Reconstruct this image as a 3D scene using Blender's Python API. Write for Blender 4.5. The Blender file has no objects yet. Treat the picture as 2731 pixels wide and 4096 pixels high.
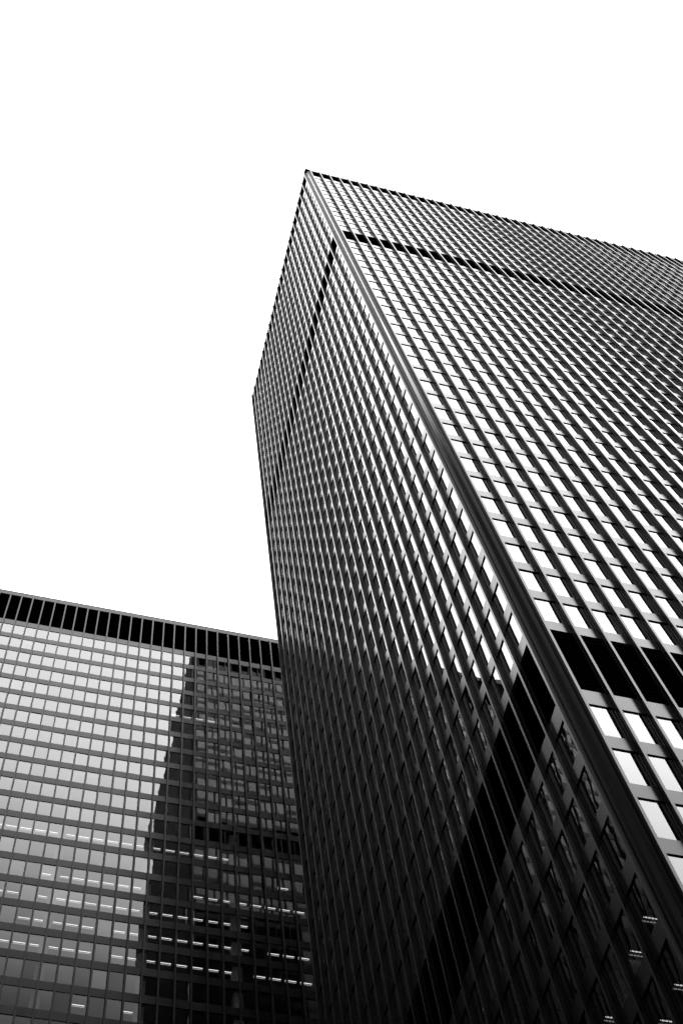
import bpy, math, random
import numpy as np
from mathutils import Matrix, Vector

# ---------------------------------------------------------------- camera, sky, sun, exposure
scn = bpy.context.scene
COL = scn.collection
W_PX, H_PX = 2731.0, 4096.0
Z0 = 220.3506
CAM = np.array([-21.22405712, -24.99908306, 1.65])
RV = np.array([[0.9664332552, -0.2408004125, -0.0895651978],
               [0.1944015133, 0.9133176802, -0.3578531357],
               [0.1679726614, 0.3284295608, 0.9294725432]])
F_PX = 5665.774

cd = bpy.data.cameras.new('camera')
cam = bpy.data.objects.new('camera', cd)
COL.objects.link(cam)
cd.sensor_fit = 'VERTICAL'
cd.sensor_height = 36.0
cd.lens = F_PX / H_PX * 36.0
cd.clip_start = 0.1
cd.clip_end = 6000.0
rx, ry, rz_ = Vector(RV[0]), -Vector(RV[1]), -Vector(RV[2])
m = Matrix.Identity(4)
for i in range(3):
    m[i][0], m[i][1], m[i][2], m[i][3] = rx[i], ry[i], rz_[i], CAM[i]
cam.matrix_world = m
scn.camera = cam

SUN_AZ = math.radians(-25.0)      # compass of the veiled sun, from +X towards +Y
SUN_EL = math.radians(34.0)
w = bpy.data.worlds.new('World')
scn.world = w
w.use_nodes = True
nt = w.node_tree
nt.nodes.clear()
N = nt.nodes.new
L = nt.links.new


def math_node(tree, op, a, b=None, c=None, clamp=False):
    n = tree.nodes.new('ShaderNodeMath')
    n.operation = op
    n.use_clamp = clamp
    for i, v in enumerate((a, b, c)):
        if v is None:
            continue
        if isinstance(v, (int, float)):
            n.inputs[i].default_value = v
        else:
            tree.links.new(v, n.inputs[i])
    return n.outputs[0]


out = N('ShaderNodeOutputWorld')
bg = N('ShaderNodeBackground')
sky = N('ShaderNodeTexSky')
sky.sky_type = 'NISHITA'
sky.sun_disc = False
sky.sun_elevation = SUN_EL
sky.sun_rotation = math.radians(90.0) - SUN_AZ
sky.air_density = 1.0
sky.dust_density = 6.0
grey = N('ShaderNodeRGBToBW')
L(sky.outputs[0], grey.inputs[0])
tc = N('ShaderNodeTexCoord')
sep = N('ShaderNodeSeparateXYZ')
L(tc.outputs['Generated'], sep.inputs[0])
# overcast deck: low sky darkened to deepen contrast, bright overhead, brighter towards the veiled sun
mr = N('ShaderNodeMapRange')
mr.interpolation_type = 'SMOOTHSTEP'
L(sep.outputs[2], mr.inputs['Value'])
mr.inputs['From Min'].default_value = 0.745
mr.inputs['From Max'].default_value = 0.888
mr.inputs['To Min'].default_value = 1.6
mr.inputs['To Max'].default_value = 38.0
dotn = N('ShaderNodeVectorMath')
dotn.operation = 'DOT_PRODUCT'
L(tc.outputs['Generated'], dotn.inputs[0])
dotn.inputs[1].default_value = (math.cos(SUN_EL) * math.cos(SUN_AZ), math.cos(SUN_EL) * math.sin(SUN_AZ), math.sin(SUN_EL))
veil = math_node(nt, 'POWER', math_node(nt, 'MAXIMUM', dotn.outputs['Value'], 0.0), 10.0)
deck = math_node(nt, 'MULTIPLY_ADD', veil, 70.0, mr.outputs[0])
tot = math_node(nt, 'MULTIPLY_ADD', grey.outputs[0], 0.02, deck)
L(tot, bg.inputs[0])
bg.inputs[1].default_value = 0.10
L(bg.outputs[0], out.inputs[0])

sd = bpy.data.lights.new('sun', 'SUN')
sd.energy = 0.5
sd.angle = math.radians(40.0)
sd.color = (1.0, 1.0, 1.0)
sun = bpy.data.objects.new('sun', sd)
COL.objects.link(sun)
sdir = Vector((math.cos(SUN_EL) * math.cos(SUN_AZ), math.cos(SUN_EL) * math.sin(SUN_AZ), math.sin(SUN_EL)))
sun.rotation_euler = sdir.to_track_quat('Z', 'Y').to_euler()
sun.location = sdir * 500

scn.view_settings.view_transform = 'Standard'
scn.view_settings.look = 'None'
scn.view_settings.gamma = 1.0
scn.view_settings.exposure = 0.0
scn.view_settings.use_curve_mapping = False
scn.render.engine = 'CYCLES'
scn.cycles.max_bounces = 10
scn.cycles.glossy_bounces = 6
scn.cycles.diffuse_bounces = 3
scn.cycles.transmission_bounces = 6
scn.cycles.transparent_max_bounces = 24
scn.cycles.sample_clamp_indirect = 4.0
scn.cycles.caustics_reflective = True
scn.cycles.use_denoising = True

# ---------------------------------------------------------------- materials


def new_mat(name):
    mt = bpy.data.materials.new(name)
    mt.use_nodes = True
    t = mt.node_tree
    t.nodes.clear()
    o = t.nodes.new('ShaderNodeOutputMaterial')
    return mt, t, o


def g3(v):
    return (v, v, v, 1.0)


def paint(name, base, rough, ior=1.5, var=0.35, noise_scale=0.9, bump=0.0):
    mt, t, o = new_mat(name)
    p = t.nodes.new('ShaderNodeBsdfPrincipled')
    p.inputs['IOR'].default_value = ior
    geo = t.nodes.new('ShaderNodeNewGeometry')
    mp = t.nodes.new('ShaderNodeMapping')
    mp.inputs['Scale'].default_value = (noise_scale, noise_scale, noise_scale * 0.35)
    t.links.new(geo.outputs['Position'], mp.inputs[0])
    nz = t.nodes.new('ShaderNodeTexNoise')
    nz.inputs['Scale'].default_value = 1.0
    nz.inputs['Detail'].default_value = 6.0
    t.links.new(mp.outputs[0], nz.inputs['Vector'])
    col = math_node(t, 'MULTIPLY_ADD', nz.outputs[0], 2 * var * base, base * (1 - var))
    t.links.new(col, p.inputs['Base Color'])
    rg = math_node(t, 'MULTIPLY_ADD', nz.outputs[0], 0.16, rough - 0.08)
    t.links.new(rg, p.inputs['Roughness'])
    t.links.new(p.outputs[0], o.inputs[0])
    return mt


def matte(name, base, rough=0.9, spec=0.0):
    mt, t, o = new_mat(name)
    p = t.nodes.new('ShaderNodeBsdfPrincipled')
    geo = t.nodes.new('ShaderNodeNewGeometry')
    nz = t.nodes.new('ShaderNodeTexNoise')
    nz.inputs['Scale'].default_value = 2.0
    nz.inputs['Detail'].default_value = 5.0
    t.links.new(geo.outputs['Position'], nz.inputs['Vector'])
    col = math_node(t, 'MULTIPLY_ADD', nz.outputs[0], 0.4 * base, 0.8 * base)
    t.links.new(col, p.inputs['Base Color'])
    p.inputs['Roughness'].default_value = rough
    p.inputs['Specular IOR Level'].default_value = spec
    t.links.new(p.outputs[0], o.inputs[0])
    return mt


def glass(name, ior, tint):
    """bronze-tinted insulating glass: mirror coat by Fresnel, the rest passes dimmed"""
    mt, t, o = new_mat(name)
    geo = t.nodes.new('ShaderNodeNewGeometry')
    nz = t.nodes.new('ShaderNodeTexNoise')
    nz.inputs['Scale'].default_value = 0.9
    nz.inputs['Detail'].default_value = 1.0
    t.links.new(geo.outputs['Position'], nz.inputs['Vector'])
    bp = t.nodes.new('ShaderNodeBump')
    bp.inputs['Strength'].default_value = 1.0
    bp.inputs['Distance'].default_value = 0.0014
    t.links.new(nz.outputs[0], bp.inputs['Height'])
    fr = t.nodes.new('ShaderNodeFresnel')
    fr.inputs['IOR'].default_value = ior
    t.links.new(bp.outputs[0], fr.inputs['Normal'])
    front = math_node(t, 'SUBTRACT', 1.0, geo.outputs['Backfacing'])
    fac = math_node(t, 'MULTIPLY', fr.outputs[0], front)
    gl = t.nodes.new('ShaderNodeBsdfGlossy')
    gl.inputs['Color'].default_value = g3(0.97)
    gl.inputs['Roughness'].default_value = 0.0
    t.links.new(bp.outputs[0], gl.inputs['Normal'])
    tr = t.nodes.new('ShaderNodeBsdfTransparent')
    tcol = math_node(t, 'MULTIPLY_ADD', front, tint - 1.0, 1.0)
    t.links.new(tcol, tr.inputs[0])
    mx = t.nodes.new('ShaderNodeMixShader')
    t.links.new(fac, mx.inputs[0])
    t.links.new(tr.outputs[0], mx.inputs[1])
    t.links.new(gl.outputs[0], mx.inputs[2])
    t.links.new(mx.outputs[0], o.inputs[0])
    return mt


def lamp(name, strength):
    mt, t, o = new_mat(name)
    e = t.nodes.new('ShaderNodeEmission')
    e.inputs[0].default_value = (1, 1, 1, 1)
    e.inputs[1].default_value = strength
    t.links.new(e.outputs[0], o.inputs[0])
    return mt


M_PAINT = paint('black_steel_paint', 0.004, 0.26, 1.295)
M_SPAN = paint('spandrel_paint', 0.004, 0.23, 1.31, noise_scale=0.7)
M_WEB = matte('shaded_steel_paint', 0.003, 0.38, 0.05)  # shade put into the material: darker, low-gloss copy of the steel paint
M_COLUMN = paint('column_cover_paint', 0.004, 0.20, 1.5, noise_scale=0.6)
M_FRAME = paint('dark_frame_paint', 0.004, 0.6, 1.15)
M_LOUVER = matte('louver_black', 0.004)
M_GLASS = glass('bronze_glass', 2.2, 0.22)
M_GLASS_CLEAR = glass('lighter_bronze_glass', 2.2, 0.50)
M_CEIL = matte('ceiling_tile', 0.16)
M_COL = matte('interior_plaster', 0.8)
M_BLIND = matte('blind_fabric', 0.8)
M_CORE = matte('interior_dark', 0.03)
M_ROOF = matte('roof_gravel', 0.12)
M_TUBE = lamp('fluorescent_tube', 3.5)
M_TUBE2 = lamp('fluorescent_tube_dim', 1.0)
M_HOUSING = matte('fixture_housing', 0.12)
M_PAVE = matte('granite_paving', 0.09)

# ---------------------------------------------------------------- mesh helpers


class MB:
    def __init__(self):
        self.v, self.f, self.s = [], [], []

    def add(self, verts, faces, smooth=False):
        b = len(self.v)
        self.v += [tuple(p) for p in verts]
        self.f += [tuple(i + b for i in q) for q in faces]
        self.s += [smooth] * len(faces)

    def box(self, x0, x1, y0, y1, z0, z1):
        v = [(x, y, z) for z in (z0, z1) for y in (y0, y1) for x in (x0, x1)]
        self.add(v, [(0, 2, 3, 1), (4, 5, 7, 6), (0, 1, 5, 4), (1, 3, 7, 5), (3, 2, 6, 7), (2, 0, 4, 6)])

    def prism(self, poly, z0, z1, smooth=()):
        """poly counter-clockwise seen from above"""
        n = len(poly)
        v = [(x, y, z0) for x, y in poly] + [(x, y, z1) for x, y in poly]
        b = len(self.v)
        self.v += v
        for i in range(n):
            j = (i + 1) % n
            self.f.append((b + i, b + j, b + n + j, b + n + i))
            self.s.append(i in smooth)
        self.f.append(tuple(b + i for i in range(n - 1, -1, -1)))
        self.f.append(tuple(b + n + i for i in range(n)))
        self.s += [False, False]

    def mesh(self, name, mat):
        me = bpy.data.meshes.new(name)
        me.from_pydata(self.v, [], self.f)
        me.polygons.foreach_set('use_smooth', self.s)
        me.materials.append(mat)
        me.update()
        return me


def obj(name, data, parent=None, mat4=None):
    o = bpy.data.objects.new(name, data)
    COL.objects.link(o)
    if parent is not None:
        o.parent = parent
    if mat4 is not None:
        o.matrix_local = mat4
    return o


def big_mesh(name, V, Fq, smooth, mat):
    me = bpy.data.meshes.new(name)
    nv, nf = len(V), len(Fq)
    me.vertices.add(nv)
    me.vertices.foreach_set('co', np.asarray(V, np.float32).ravel())
    me.loops.add(nf * 4)
    me.loops.foreach_set('vertex_index', np.asarray(Fq, np.int32).ravel())
    me.polygons.add(nf)
    me.polygons.foreach_set('loop_start', np.arange(0, nf * 4, 4, dtype=np.int32))
    me.polygons.foreach_set('loop_total', np.full(nf, 4, np.int32))
    me.polygons.foreach_set('use_smooth', np.asarray(smooth, bool))
    me.materials.append(mat)
    me.update(calc_edges=True)
    return me


MOD = 1.524
DEP = 0.2945
rng = np.random.default_rng(7)
GRID = 5


def pane_geo(wd, ht, bulge, skew):
    """sealed pane: slightly pillowed front grid (-Y), flat back, thin edges"""
    v, f, s = [], [], []
    y0 = 0.062
    for j in range(GRID):
        for i in range(GRID):
            a, b = i / (GRID - 1), j / (GRID - 1)
            x = (a - .5) * wd
            z = b * ht
            p = (1 - (2 * a - 1) ** 2) * (1 - (2 * b - 1) ** 2)
            v.append((x, y0 - bulge * p + skew * math.sin(3.0 * a + 2.0 * b) * p, z))
    for j in range(GRID - 1):
        for i in range(GRID - 1):
            k = j * GRID + i
            f.append((k, k + 1, k + GRID + 1, k + GRID))
            s.append(True)
    b = len(v)
    x0, x1 = -wd / 2, wd / 2
    y1 = 0.076
    v += [(x, y, z) for z in (0.0, ht) for y in (y0, y1) for x in (x0, x1)]
    for q in [(0, 2, 3, 1), (4, 5, 7, 6), (1, 3, 7, 5), (3, 2, 6, 7), (2, 0, 4, 6)]:
        f.append(tuple(b + i for i in q))
        s.append(False)
    return np.array(v), np.array(f), np.array(s)


def frame_mb(ht):
    """head, sill and jambs around one pane, origin at the sill line, centre of the module"""
    b = MB()
    hw = MOD / 2 - 0.002
    b.box(-hw, hw, 0.056, 0.085, ht - 0.06, ht + 0.012)
    b.box(-hw, hw, 0.022, 0.085, -0.012, 0.03)
    b.box(-hw, -hw + 0.05, 0.040, 0.084, 0.03, ht - 0.06)
    b.box(hw - 0.05, hw, 0.040, 0.084, 0.03, ht - 0.06)
    return b


def spandrel_mb(ht):
    b = MB()
    hw = MOD / 2 - 0.003
    b.box(-hw, hw, 0.0, 0.10, 0.0, ht)
    return b


def louver_mb(ht):
    b = MB()
    hw = MOD / 2 - 0.003
    b.box(-hw, hw, 0.30, 0.34, 0, ht)
    n = max(6, int(ht / 0.35))
    for i in range(n):
        z = (i + .5) * ht / n
        b.add([(-hw, 0.06, z - .08), (hw, 0.06, z - .08), (hw, 0.24, z + .09), (-hw, 0.24, z + .09),
               (-hw, 0.06, z - .05), (hw, 0.06, z - .05), (hw, 0.24, z + .12), (-hw, 0.24, z + .12)],
              [(3, 2, 1, 0), (4, 5, 6, 7), (0, 1, 5, 4), (2, 3, 7, 6), (1, 2, 6, 5), (3, 0, 4, 7)])
    return b


def mullion_mb(joints, fw):
    """rolled I-section in storey lengths with fine open joints"""
    b = MB()
    ft, wt = 0.018, 0.011
    poly = [(-fw, -DEP), (fw, -DEP), (fw, -DEP + ft), (wt, -DEP + ft), (wt, -0.026), (fw - .012, -0.026),
            (fw - .012, -0.006), (-fw + .012, -0.006), (-fw + .012, -0.026), (-wt, -0.026), (-wt, -DEP + ft), (-fw, -DEP + ft)]
    for z0, z1 in zip(joints[:-1], joints[1:]):
        b.prism(poly, z0 + 0.006, z1 - 0.006)
    return b


def mullion_mesh(joints, fw):
    """front flange in satin paint, web and inner flange in its duller shaded copy"""
    me = mullion_mb(joints, fw).mesh('mullion', M_PAINT)
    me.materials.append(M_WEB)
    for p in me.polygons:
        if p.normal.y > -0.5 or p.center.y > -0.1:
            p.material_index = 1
    return me


_cache = {}


def cached(key, fn):
    if key not in _cache:
        _cache[key] = fn()
    return _cache[key]


def project(P):
    v = RV @ (np.asarray(P) - CAM)
    return W_PX / 2 + F_PX * v[0] / v[2], H_PX / 2 + F_PX * v[1] / v[2], v[2]


def hidden_by_tower(P):
    """does the sight line to P cross the big tower's left wall?"""
    if P[0] <= 0:
        return False
    t = (0 - CAM[0]) / (P[0] - CAM[0])
    y = CAM[1] + t * (P[1] - CAM[1])
    return y < 37.9


def seen_area(M4, wd, z0, z1, check):
    pts = []
    for x, z in ((-wd / 2, z0), (wd / 2, z0), (wd / 2, z1), (-wd / 2, z1)):
        P = M4 @ Vector((x, 0, z))
        if check and hidden_by_tower(P):
            return 0.0
        px, py, d = project(P)
        if d <= 0:
            return 0.0
        pts.append((min(max(px, -30), W_PX + 30), min(max(py, -30), H_PX + 30)))
    a = 0.0
    for i in range(4):
        j = (i + 1) % 4
        a += pts[i][0] * pts[j][1] - pts[j][0] * pts[i][1]
    return abs(a) / 2


class Building:
    def __init__(self, name, label, base):
        self.root = bpy.data.objects.new(name, None)
        COL.objects.link(self.root)
        self.root['label'] = label
        self.root['category'] = 'skyscraper'
        self.root.location = base
        self.base = Vector(base)
        self.win, self.spn, self.lou = [], [], []      # (area, world matrix, height)
        self.check = False
        self.glass = M_GLASS
        self.tilt = 0.0024
        self.flange = 0.069

    def local(self, M4):
        return Matrix.Translation(-self.base) @ M4

    def part(self, name, data, M4=None):
        return obj(name, data, self.root, self.local(M4 if M4 is not None else Matrix.Identity(4)))

    def face(self, origin, rot, a0, nmod, floors, bands, spandrels, joints, fascia, seen):
        """a0: distance along the face of the first mullion; windows (sill, head), bands (z0, z1)"""
        FM = Matrix.Translation(origin) @ Matrix.Rotation(rot, 4, 'Z')
        mm = cached(('mullion', tuple(joints)), lambda: mullion_mesh(joints, self.flange))
        for k in range(nmod + 1):
            self.part('mullion', mm, FM @ Matrix.Translation((a0 + k * MOD, 0, 0)))
        for k in range(nmod):
            xc = a0 + (k + .5) * MOD
            for sill, head in floors:
                M4 = FM @ Matrix.Translation((xc, 0, sill))
                ar = seen_area(M4, MOD, 0, head - sill, self.check) if seen else 0
                self.win.append((ar, M4, round(head - sill, 4)))
            for z0, z1 in spandrels:
                M4 = FM @ Matrix.Translation((xc, 0, z0))
                ar = seen_area(M4, MOD, 0, z1 - z0, self.check) if seen else 0
                self.spn.append((ar, M4, round(z1 - z0, 4)))
            for z0, z1 in bands:
                M4 = FM @ Matrix.Translation((xc, 0, z0))
                ar = seen_area(M4, MOD, 0, z1 - z0, self.check) if seen else 0
                self.lou.append((ar, M4, round(z1 - z0, 4)))
            z0, z1, yo = fascia
            fm = cached(('fascia', z1 - z0, yo), lambda: self._fascia(z1 - z0, yo))
            self.part('fascia_panel', fm, FM @ Matrix.Translation((xc, 0, z0)))

    def _fascia(self, h, yo):
        b = MB()
        b.box(-MOD / 2 + .003, MOD / 2 - .003, yo, 0.3, 0, h)
        return b.mesh('fascia_panel', M_PAINT)

    def emit(self):
        # windows ---------------------------------------------------------
        self.win.sort(key=lambda t: -t[0])
        near = [t for t in self.win[:300] if t[0] > 0]
        far = self.win[len(near):]
        variants = [(rng.normal(0.0015, 0.0012), rng.normal(0, 0.0012)) for _ in range(9)]

        def tilt():
            return rng.normal(0, self.tilt), rng.normal(0, self.tilt)
        wd = MOD - 0.10

        def pm(ht, v):
            V, F, S = pane_geo(wd, ht, *variants[v])
            return big_mesh('window_pane', V, F, S, self.glass)
        for ar, M4, ht in near:
            v = int(rng.integers(len(variants)))
            me = cached(('pane', id(self), ht, v), lambda: pm(ht, v))
            tx, tz = tilt()
            T = Matrix.Translation((0, 0, ht / 2)) @ Matrix.Rotation(tx, 4, 'X') @ Matrix.Rotation(tz, 4, 'Z') @ Matrix.Translation((0, 0, -ht / 2))
            wo = self.part('window_pane', me, M4 @ T)
            fm = cached(('frame', ht), lambda: frame_mb(ht).mesh('window_frame', M_FRAME))
            fo = bpy.data.objects.new('window_frame', fm)
            COL.objects.link(fo)
            fo.parent = wo
            fo.matrix_local = T.inverted()
        if far:
            VV, FF, SS, off = [], [], [], 0
            FV, FFq, foff = [], [], 0
            for ar, M4, ht in far:
                v = int(rng.integers(len(variants)))
                V, F, S = cached(('pg', id(self), ht, v), lambda: pane_geo(wd, ht, *variants[v]))
                tx, tz = tilt()
                Vt = V.copy()
                Vt[:, 1] += tx * (V[:, 2] - ht / 2) * -1 + tz * V[:, 0]
                A = np.array(M4)
                VV.append(Vt @ A[:3, :3].T + A[:3, 3])
                FF.append(F + off)
                SS.append(S)
                off += len(V)
                fv, ff = cached(('fg', ht), lambda: (lambda b: (np.array(b.v), np.array(b.f)))(frame_mb(ht)))
                FV.append(fv @ A[:3, :3].T + A[:3, 3])
                FFq.append(ff + foff)
                foff += len(fv)
            o = self.part('window_array', big_mesh('window_array', np.concatenate(VV), np.concatenate(FF), np.concatenate(SS), self.glass))
            o['kind'] = 'stuff'
            o = self.part('frame_array', big_mesh('frame_array', np.concatenate(FV), np.concatenate(FFq), np.zeros(sum(map(len, FFq)), bool), M_FRAME))
            o['kind'] = 'stuff'
        # spandrels and louvres ------------------------------------------
        for lst, nm, arr, fn, mat in ((self.spn, 'spandrel_panel', 'spandrel_array', spandrel_mb, M_SPAN),
                                      (self.lou, 'louver_panel', 'louver_array', louver_mb, M_LOUVER)):
            lst.sort(key=lambda t: -t[0])
            near = [t for t in lst[:300] if t[0] > 0]
            far = lst[len(near):]
            for ar, M4, ht in near:
                self.part(nm, cached((nm, ht), lambda: fn(ht).mesh(nm, mat)), M4)
            if far:
                VV, FF, off = [], [], 0
                for ar, M4, ht in far:
                    v, f = cached((arr, ht), lambda: (lambda b: (np.array(b.v), np.array(b.f)))(fn(ht)))
                    A = np.array(M4)
                    VV.append(v @ A[:3, :3].T + A[:3, 3])
                    FF.append(f + off)
                    off += len(v)
                o = self.part(arr, big_mesh(arr, np.concatenate(VV), np.concatenate(FF), np.zeros(sum(map(len, FF)), bool), mat))
                o['kind'] = 'stuff'

    def box_part(self, name, mat, *b):
        mb = MB()
        mb.box(*b)
        return self.part(name, mb.mesh(name, mat))


def light_fixture(bld, x, y, z, along='x', grid=False):
    """recessed fluorescent fixture hanging flush with the ceiling; two tubes as children"""
    key = ('fixture', along)
    hl, hw = 0.58, 0.15

    def house():
        b = MB()
        b.box(-hl - .02, hl + .02, -hw - .02, -hw, -0.05, 0.0)
        b.box(-hl - .02, hl + .02, hw, hw + .02, -0.05, 0.0)
        b.box(-hl - .02, -hl, -hw, hw, -0.05, 0.0)
        b.box(hl, hl + .02, -hw, hw, -0.05, 0.0)
        b.box(-hl, hl, -hw, hw, -0.012, -0.002)
        return b.mesh('ceiling_light', M_HOUSING)

    def tube(mt):
        b = MB()
        n = 6
        ring = [(0.022 * math.cos(2 * math.pi * i / n), 0.022 * math.sin(2 * math.pi * i / n)) for i in range(n)]
        v = [(-hl + .02, c, s) for c, s in ring] + [(hl - .02, c, s) for c, s in ring]
        b.add(v, [(i, (i + 1) % n, n + (i + 1) % n, n + i) for i in range(n)])
        b.add(v, [tuple(range(n - 1, -1, -1)), tuple(range(n, 2 * n))])
        return b.mesh('lamp_tube', mt)

    def louvre():
        b = MB()
        for i in range(9):
            xx = -hl + .04 + i * (2 * hl - .08) / 8
            b.box(xx - .012, xx + .012, -hw + .002, hw - .002, -0.06, -0.042)
        return b.mesh('light_louver', M_HOUSING)
    me = cached(key, house)
    M4 = Matrix.Translation((x, y, z)) @ Matrix.Rotation(0 if along == 'x' else math.pi / 2, 4, 'Z')
    o = bld.part('ceiling_light', me, M4)
    for k, (dy, mt) in enumerate(((-0.085, M_TUBE), (0.085, M_TUBE2))):
        c = obj('lamp_tube', cached(('tube', k), lambda: tube(mt)), o, Matrix.Translation((0, dy, -0.036)))
    if grid:
        obj('light_louver', cached('lv', louvre), o, Matrix.Identity(4))


# ---------------------------------------------------------------- ground
gb = MB()
gb.box(-3000, 3000, -3000, 3000, -0.5, 0.0)
ground = obj('plaza_ground', gb.mesh('plaza_ground', M_PAVE))
ground['kind'] = 'structure'
ground['label'] = 'dark granite paved plaza at the foot of the towers'

# ---------------------------------------------------------------- the tall corner tower
E0 = 0.5448
NX, NY = 48, 24
XT, YT = 2 * E0 + NX * MOD, 2 * E0 + NY * MOD
HF = 3.687236
SP = 0.985                         # spandrel height


def head(i):
    return {1: 217.6, 2: 213.4, 3: 209.32}.get(i, Z0 - HF * i)


floors, spandrels, bands = [], [], []
LAST = 55
for i in range(1, LAST + 1):
    if i in (13, 14, 43, 44):
        continue
    floors.append((head(i + 1) + SP, head(i)))
    if i in (12, 42):
        floors[-1] = (head(i + 1) + SP, head(i))
for i in range(1, LAST + 2):
    if i in (14, 44):
        continue
    top = {1: head(1) + 2.1, 15: head(15) + 1.32, 45: head(45) + 1.29}.get(i, head(i) + SP)
    spandrels.append((head(i), top))
bands = [(head(1) + 2.1, 224.6), (head(15) + 1.32, head(13)), (head(45) + 1.29, head(43))]
joints = [12.6] + [head(i) + 0.42 for i in range(LAST + 1, 0, -1)] + [225.05]
TOWER = Building('office_tower', 'tall black steel and glass office tower standing corner-on with close-set vertical mullions', (XT / 2, YT / 2, 0))
fas = (224.6, 225.9, -0.10)
TOWER.face((0, 0, 0), 0.0, E0, NX, floors, bands, spandrels, joints, fas, True)
TOWER.face((0, 0, 0), -math.pi / 2, -(E0 + NY * MOD), NY, floors, bands, spandrels, joints, fas, True)
TOWER.face((XT, YT, 0), math.pi, E0, NX, floors, bands, spandrels, joints, fas, False)
TOWER.emit()


def corner_column(bld, x, y, sx, sy, z0, z1, reach):
    """L-shaped steel cover with a rolled edge on the outer corner"""
    r, o0 = 0.19, 0.15
    prof = []
    for i in range(11):
        a = math.pi + i * (math.pi / 2) / 10
        prof.append((o0 + r + r * math.cos(a), o0 + r + r * math.sin(a)))
    poly = prof + [(reach, o0), (reach, 0.46), (0.46, reach), (o0, reach)]
    sm = set(range(10))
    poly = [(x + sx * a, y + sy * b) for a, b in poly]
    if sx * sy < 0:
        poly = poly[::-1]
        sm = {len(poly) - 2 - i for i in sm}
    b = MB()
    b.prism(poly, z0, z1, sm)
    bld.part('corner_column', b.mesh('corner_column', M_COLUMN))
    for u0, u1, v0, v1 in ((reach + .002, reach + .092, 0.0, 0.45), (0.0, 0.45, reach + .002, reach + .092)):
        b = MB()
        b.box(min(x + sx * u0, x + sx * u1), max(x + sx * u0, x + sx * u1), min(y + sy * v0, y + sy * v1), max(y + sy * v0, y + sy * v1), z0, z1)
        bld.part('corner_plate', b.mesh('corner_plate', M_WEB))  # shaded paint copy keeps the corner recess dark


for (x, y, sx, sy) in ((0, 0, 1, 1), (0, YT, 1, -1), (XT, 0, -1, 1), (XT, YT, -1, -1)):
    corner_column(TOWER, x, y, sx, sy, 0.0, 225.0, 0.45)


def coping_bars(bld, x0, x1, y0, y1, z0, z1, p, sides):
    q = 0.5
    for nm in sides:
        b = MB()
        if nm == 'front':
            b.box(x0 - p, x1 + p, y0 - p, y0 + q, z0, z1)
        elif nm == 'back':
            b.box(x0 - p, x1 + p, y1 - q, y1 + p, z0, z1)
        elif nm == 'left':
            b.box(x0 - p, x0 + q, y0 + q, y1 - q, z0, z1)
        else:
            b.box(x1 - q, x1 + p, y0 + q, y1 - q, z0, z1)
        bld.part('coping', b.mesh('coping', M_PAINT))


coping_bars(TOWER, 0.25, XT - 0.25, 0.25, YT - 0.25, 225.9, 225.98, 0.36, ('front', 'back', 'left', 'right'))
TOWER.box_part('roof_slab', M_ROOF, 0.8, XT - .8, 0.8, YT - .8, 224.2, 224.7)
TOWER.box_part('core_wall', M_CORE, 9.0, XT - 9.0, 8.0, YT - 8.0, 0.0, 224.2)
TOWER.box_part('end_wall', M_CORE, XT - 0.25, XT - 0.05, 0.5, YT - 0.5, 13.0, 224.2)
TOWER.box_part('lobby_wall', M_FRAME, 4.0, XT - 4.0, 4.0, YT - 4.0, 0.05, 13.0)
for i in range(1, LAST + 2):
    if i in (14, 44):
        continue
    z = head(i) + 0.05
    TOWER.box_part('floor_slab', M_CEIL, 0.30, XT - .3, 0.30, YT - .30, z, z + 0.85)
zs = [224.0, 13.0]
ic = 0.45
for k in range(3, NX, 6):
    for yy in (0.95, YT - 0.95):
        xx = E0 + k * MOD
        TOWER.box_part('interior_column', M_COL, xx - ic, xx + ic, yy - ic, yy + ic, 0, 224.0)
for k in range(3, NY, 6):
    yy = E0 + k * MOD
    TOWER.box_part('interior_column', M_COL, 0.95 - ic, 0.95 + ic, yy - ic, yy + ic, 0, 224.0)
for i, k in ((48, 1), (48, 2), (49, 1), (48, 4), (49, 2)):
    light_fixture(TOWER, 1.50, E0 + (k + .5) * MOD + 0.05, head(i) + 0.05, 'x', True)

# ---------------------------------------------------------------- the lower tower behind
Y3 = 60.7758
X3 = -31.6964
KL, KR = -13, 35
HL = 3.67488
ZL1 = 174.838
SPL = 1.075


def headl(i):
    return ZL1 - HL * (i - 1)


fl2, sp2 = [], []
LAST2 = 44
for i in range(1, LAST2 + 1):
    fl2.append((headl(i + 1) + SPL, headl(i)))
for i in range(1, LAST2 + 2):
    sp2.append((headl(i), 176.12 if i == 1 else headl(i) + SPL))
bd2 = [(176.12, 183.72)]
jo2 = [11.5] + [headl(i) + 0.42 for i in range(LAST2 + 1, 0, -1)] + [184.45]
LX0, LX1 = X3 + KL * MOD - E0, X3 + KR * MOD + E0
YB = Y3 + 36.6
SIDE = Building('office_building', 'lower dark glass office building at left with lit ceiling lights and black louvred top band', ((LX0 + LX1) / 2, (Y3 + YB) / 2, 0))
SIDE.check = True
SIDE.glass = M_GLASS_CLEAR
SIDE.tilt = 0.0040
SIDE.flange = 0.088
SIDE.face((LX0, Y3, 0), 0.0, E0, KR - KL, fl2, bd2, sp2, jo2, (183.72, 184.72, -0.05), True)
SIDE.emit()
for (x, y, sx, sy) in ((LX0, Y3, 1, 1), (LX1, Y3, -1, 1)):
    corner_column(SIDE, x, y, sx, sy, 0.0, 184.5, 0.45)
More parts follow.
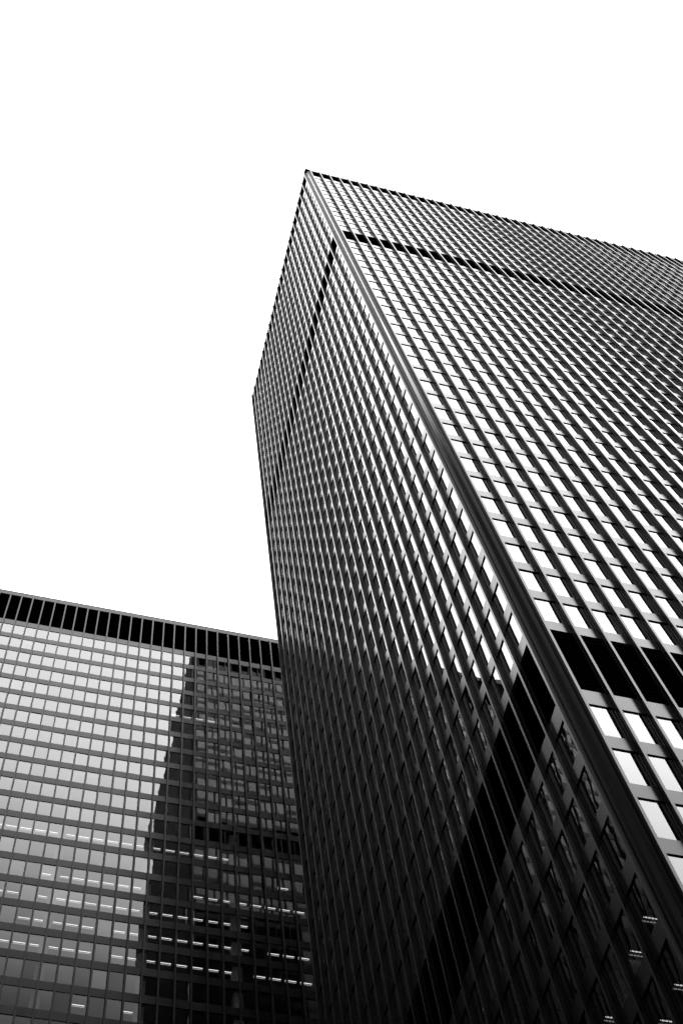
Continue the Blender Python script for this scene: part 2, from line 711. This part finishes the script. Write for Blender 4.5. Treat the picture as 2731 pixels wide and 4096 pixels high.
coping_bars(SIDE, LX0 + .25, LX1 - .25, Y3 + .25, YB, 184.72, 184.82, 0.33, ('front', 'back', 'left', 'right'))
SIDE.box_part('roof_slab', M_ROOF, LX0 + .8, LX1 - .8, Y3 + .8, YB - .8, 183.8, 184.3)
SIDE.box_part('core_wall', M_CORE, LX0 + 0.6, LX1 - 0.6, Y3 + 9.0, YB, 0.0, 183.8)
SIDE.box_part('end_wall', M_CORE, LX0 + .05, LX0 + .25, Y3 + .5, YB, 0.0, 183.8)
SIDE.box_part('end_wall', M_CORE, LX1 - .25, LX1 - .05, Y3 + .5, YB, 0.0, 183.8)
SIDE.box_part('lobby_wall', M_FRAME, LX0 + 4.0, LX1 - 4.0, Y3 + 4.0, Y3 + 5.0, 0.05, 13.0)
for i in range(1, LAST2 + 2):
    z = headl(i) + 0.05
    SIDE.box_part('floor_slab', M_CEIL, LX0 + .3, LX1 - .3, Y3 + 0.30, Y3 + 8.9, z, z + 0.85)
for k in range(KL + 4, KR, 6):
    xx = X3 + k * MOD
    SIDE.box_part('interior_column', M_COL, xx - ic, xx + ic, Y3 + 0.95 - ic, Y3 + 0.95 + ic, 0, 183.0)
LIT = {5: [16, 17, 18, 19], 13: list(range(2, 21)), 14: [24], 15: list(range(8, 15)) + list(range(18, 26)),
       16: [3, 4, 5, 6] + list(range(8, 22)), 17: list(range(7, 12)) + list(range(13, 22)) + [23, 24, 25],
       18: list(range(3, 12)) + list(range(13, 21)) + [22, 23, 24, 25], 20: [11, 14]}
for i, ks in LIT.items():
    for k in ks:
        light_fixture(SIDE, X3 + (k + .5) * MOD + 0.03, Y3 + 1.28, headl(i) + 0.05, 'x')

for i, ks in {11: range(3, 9), 12: range(3, 10), 2: (3,), 10: (9, 10), 3: (10,)}.items():
    for k in ks:
        xx = X3 + (k + .5) * MOD
        dz = 0.40 if i > 10 else 0.8
        SIDE.box_part('window_blind', M_BLIND, xx - .70, xx + .70, Y3 + 0.17, Y3 + 0.19, headl(i) - dz, headl(i) + 0.02)
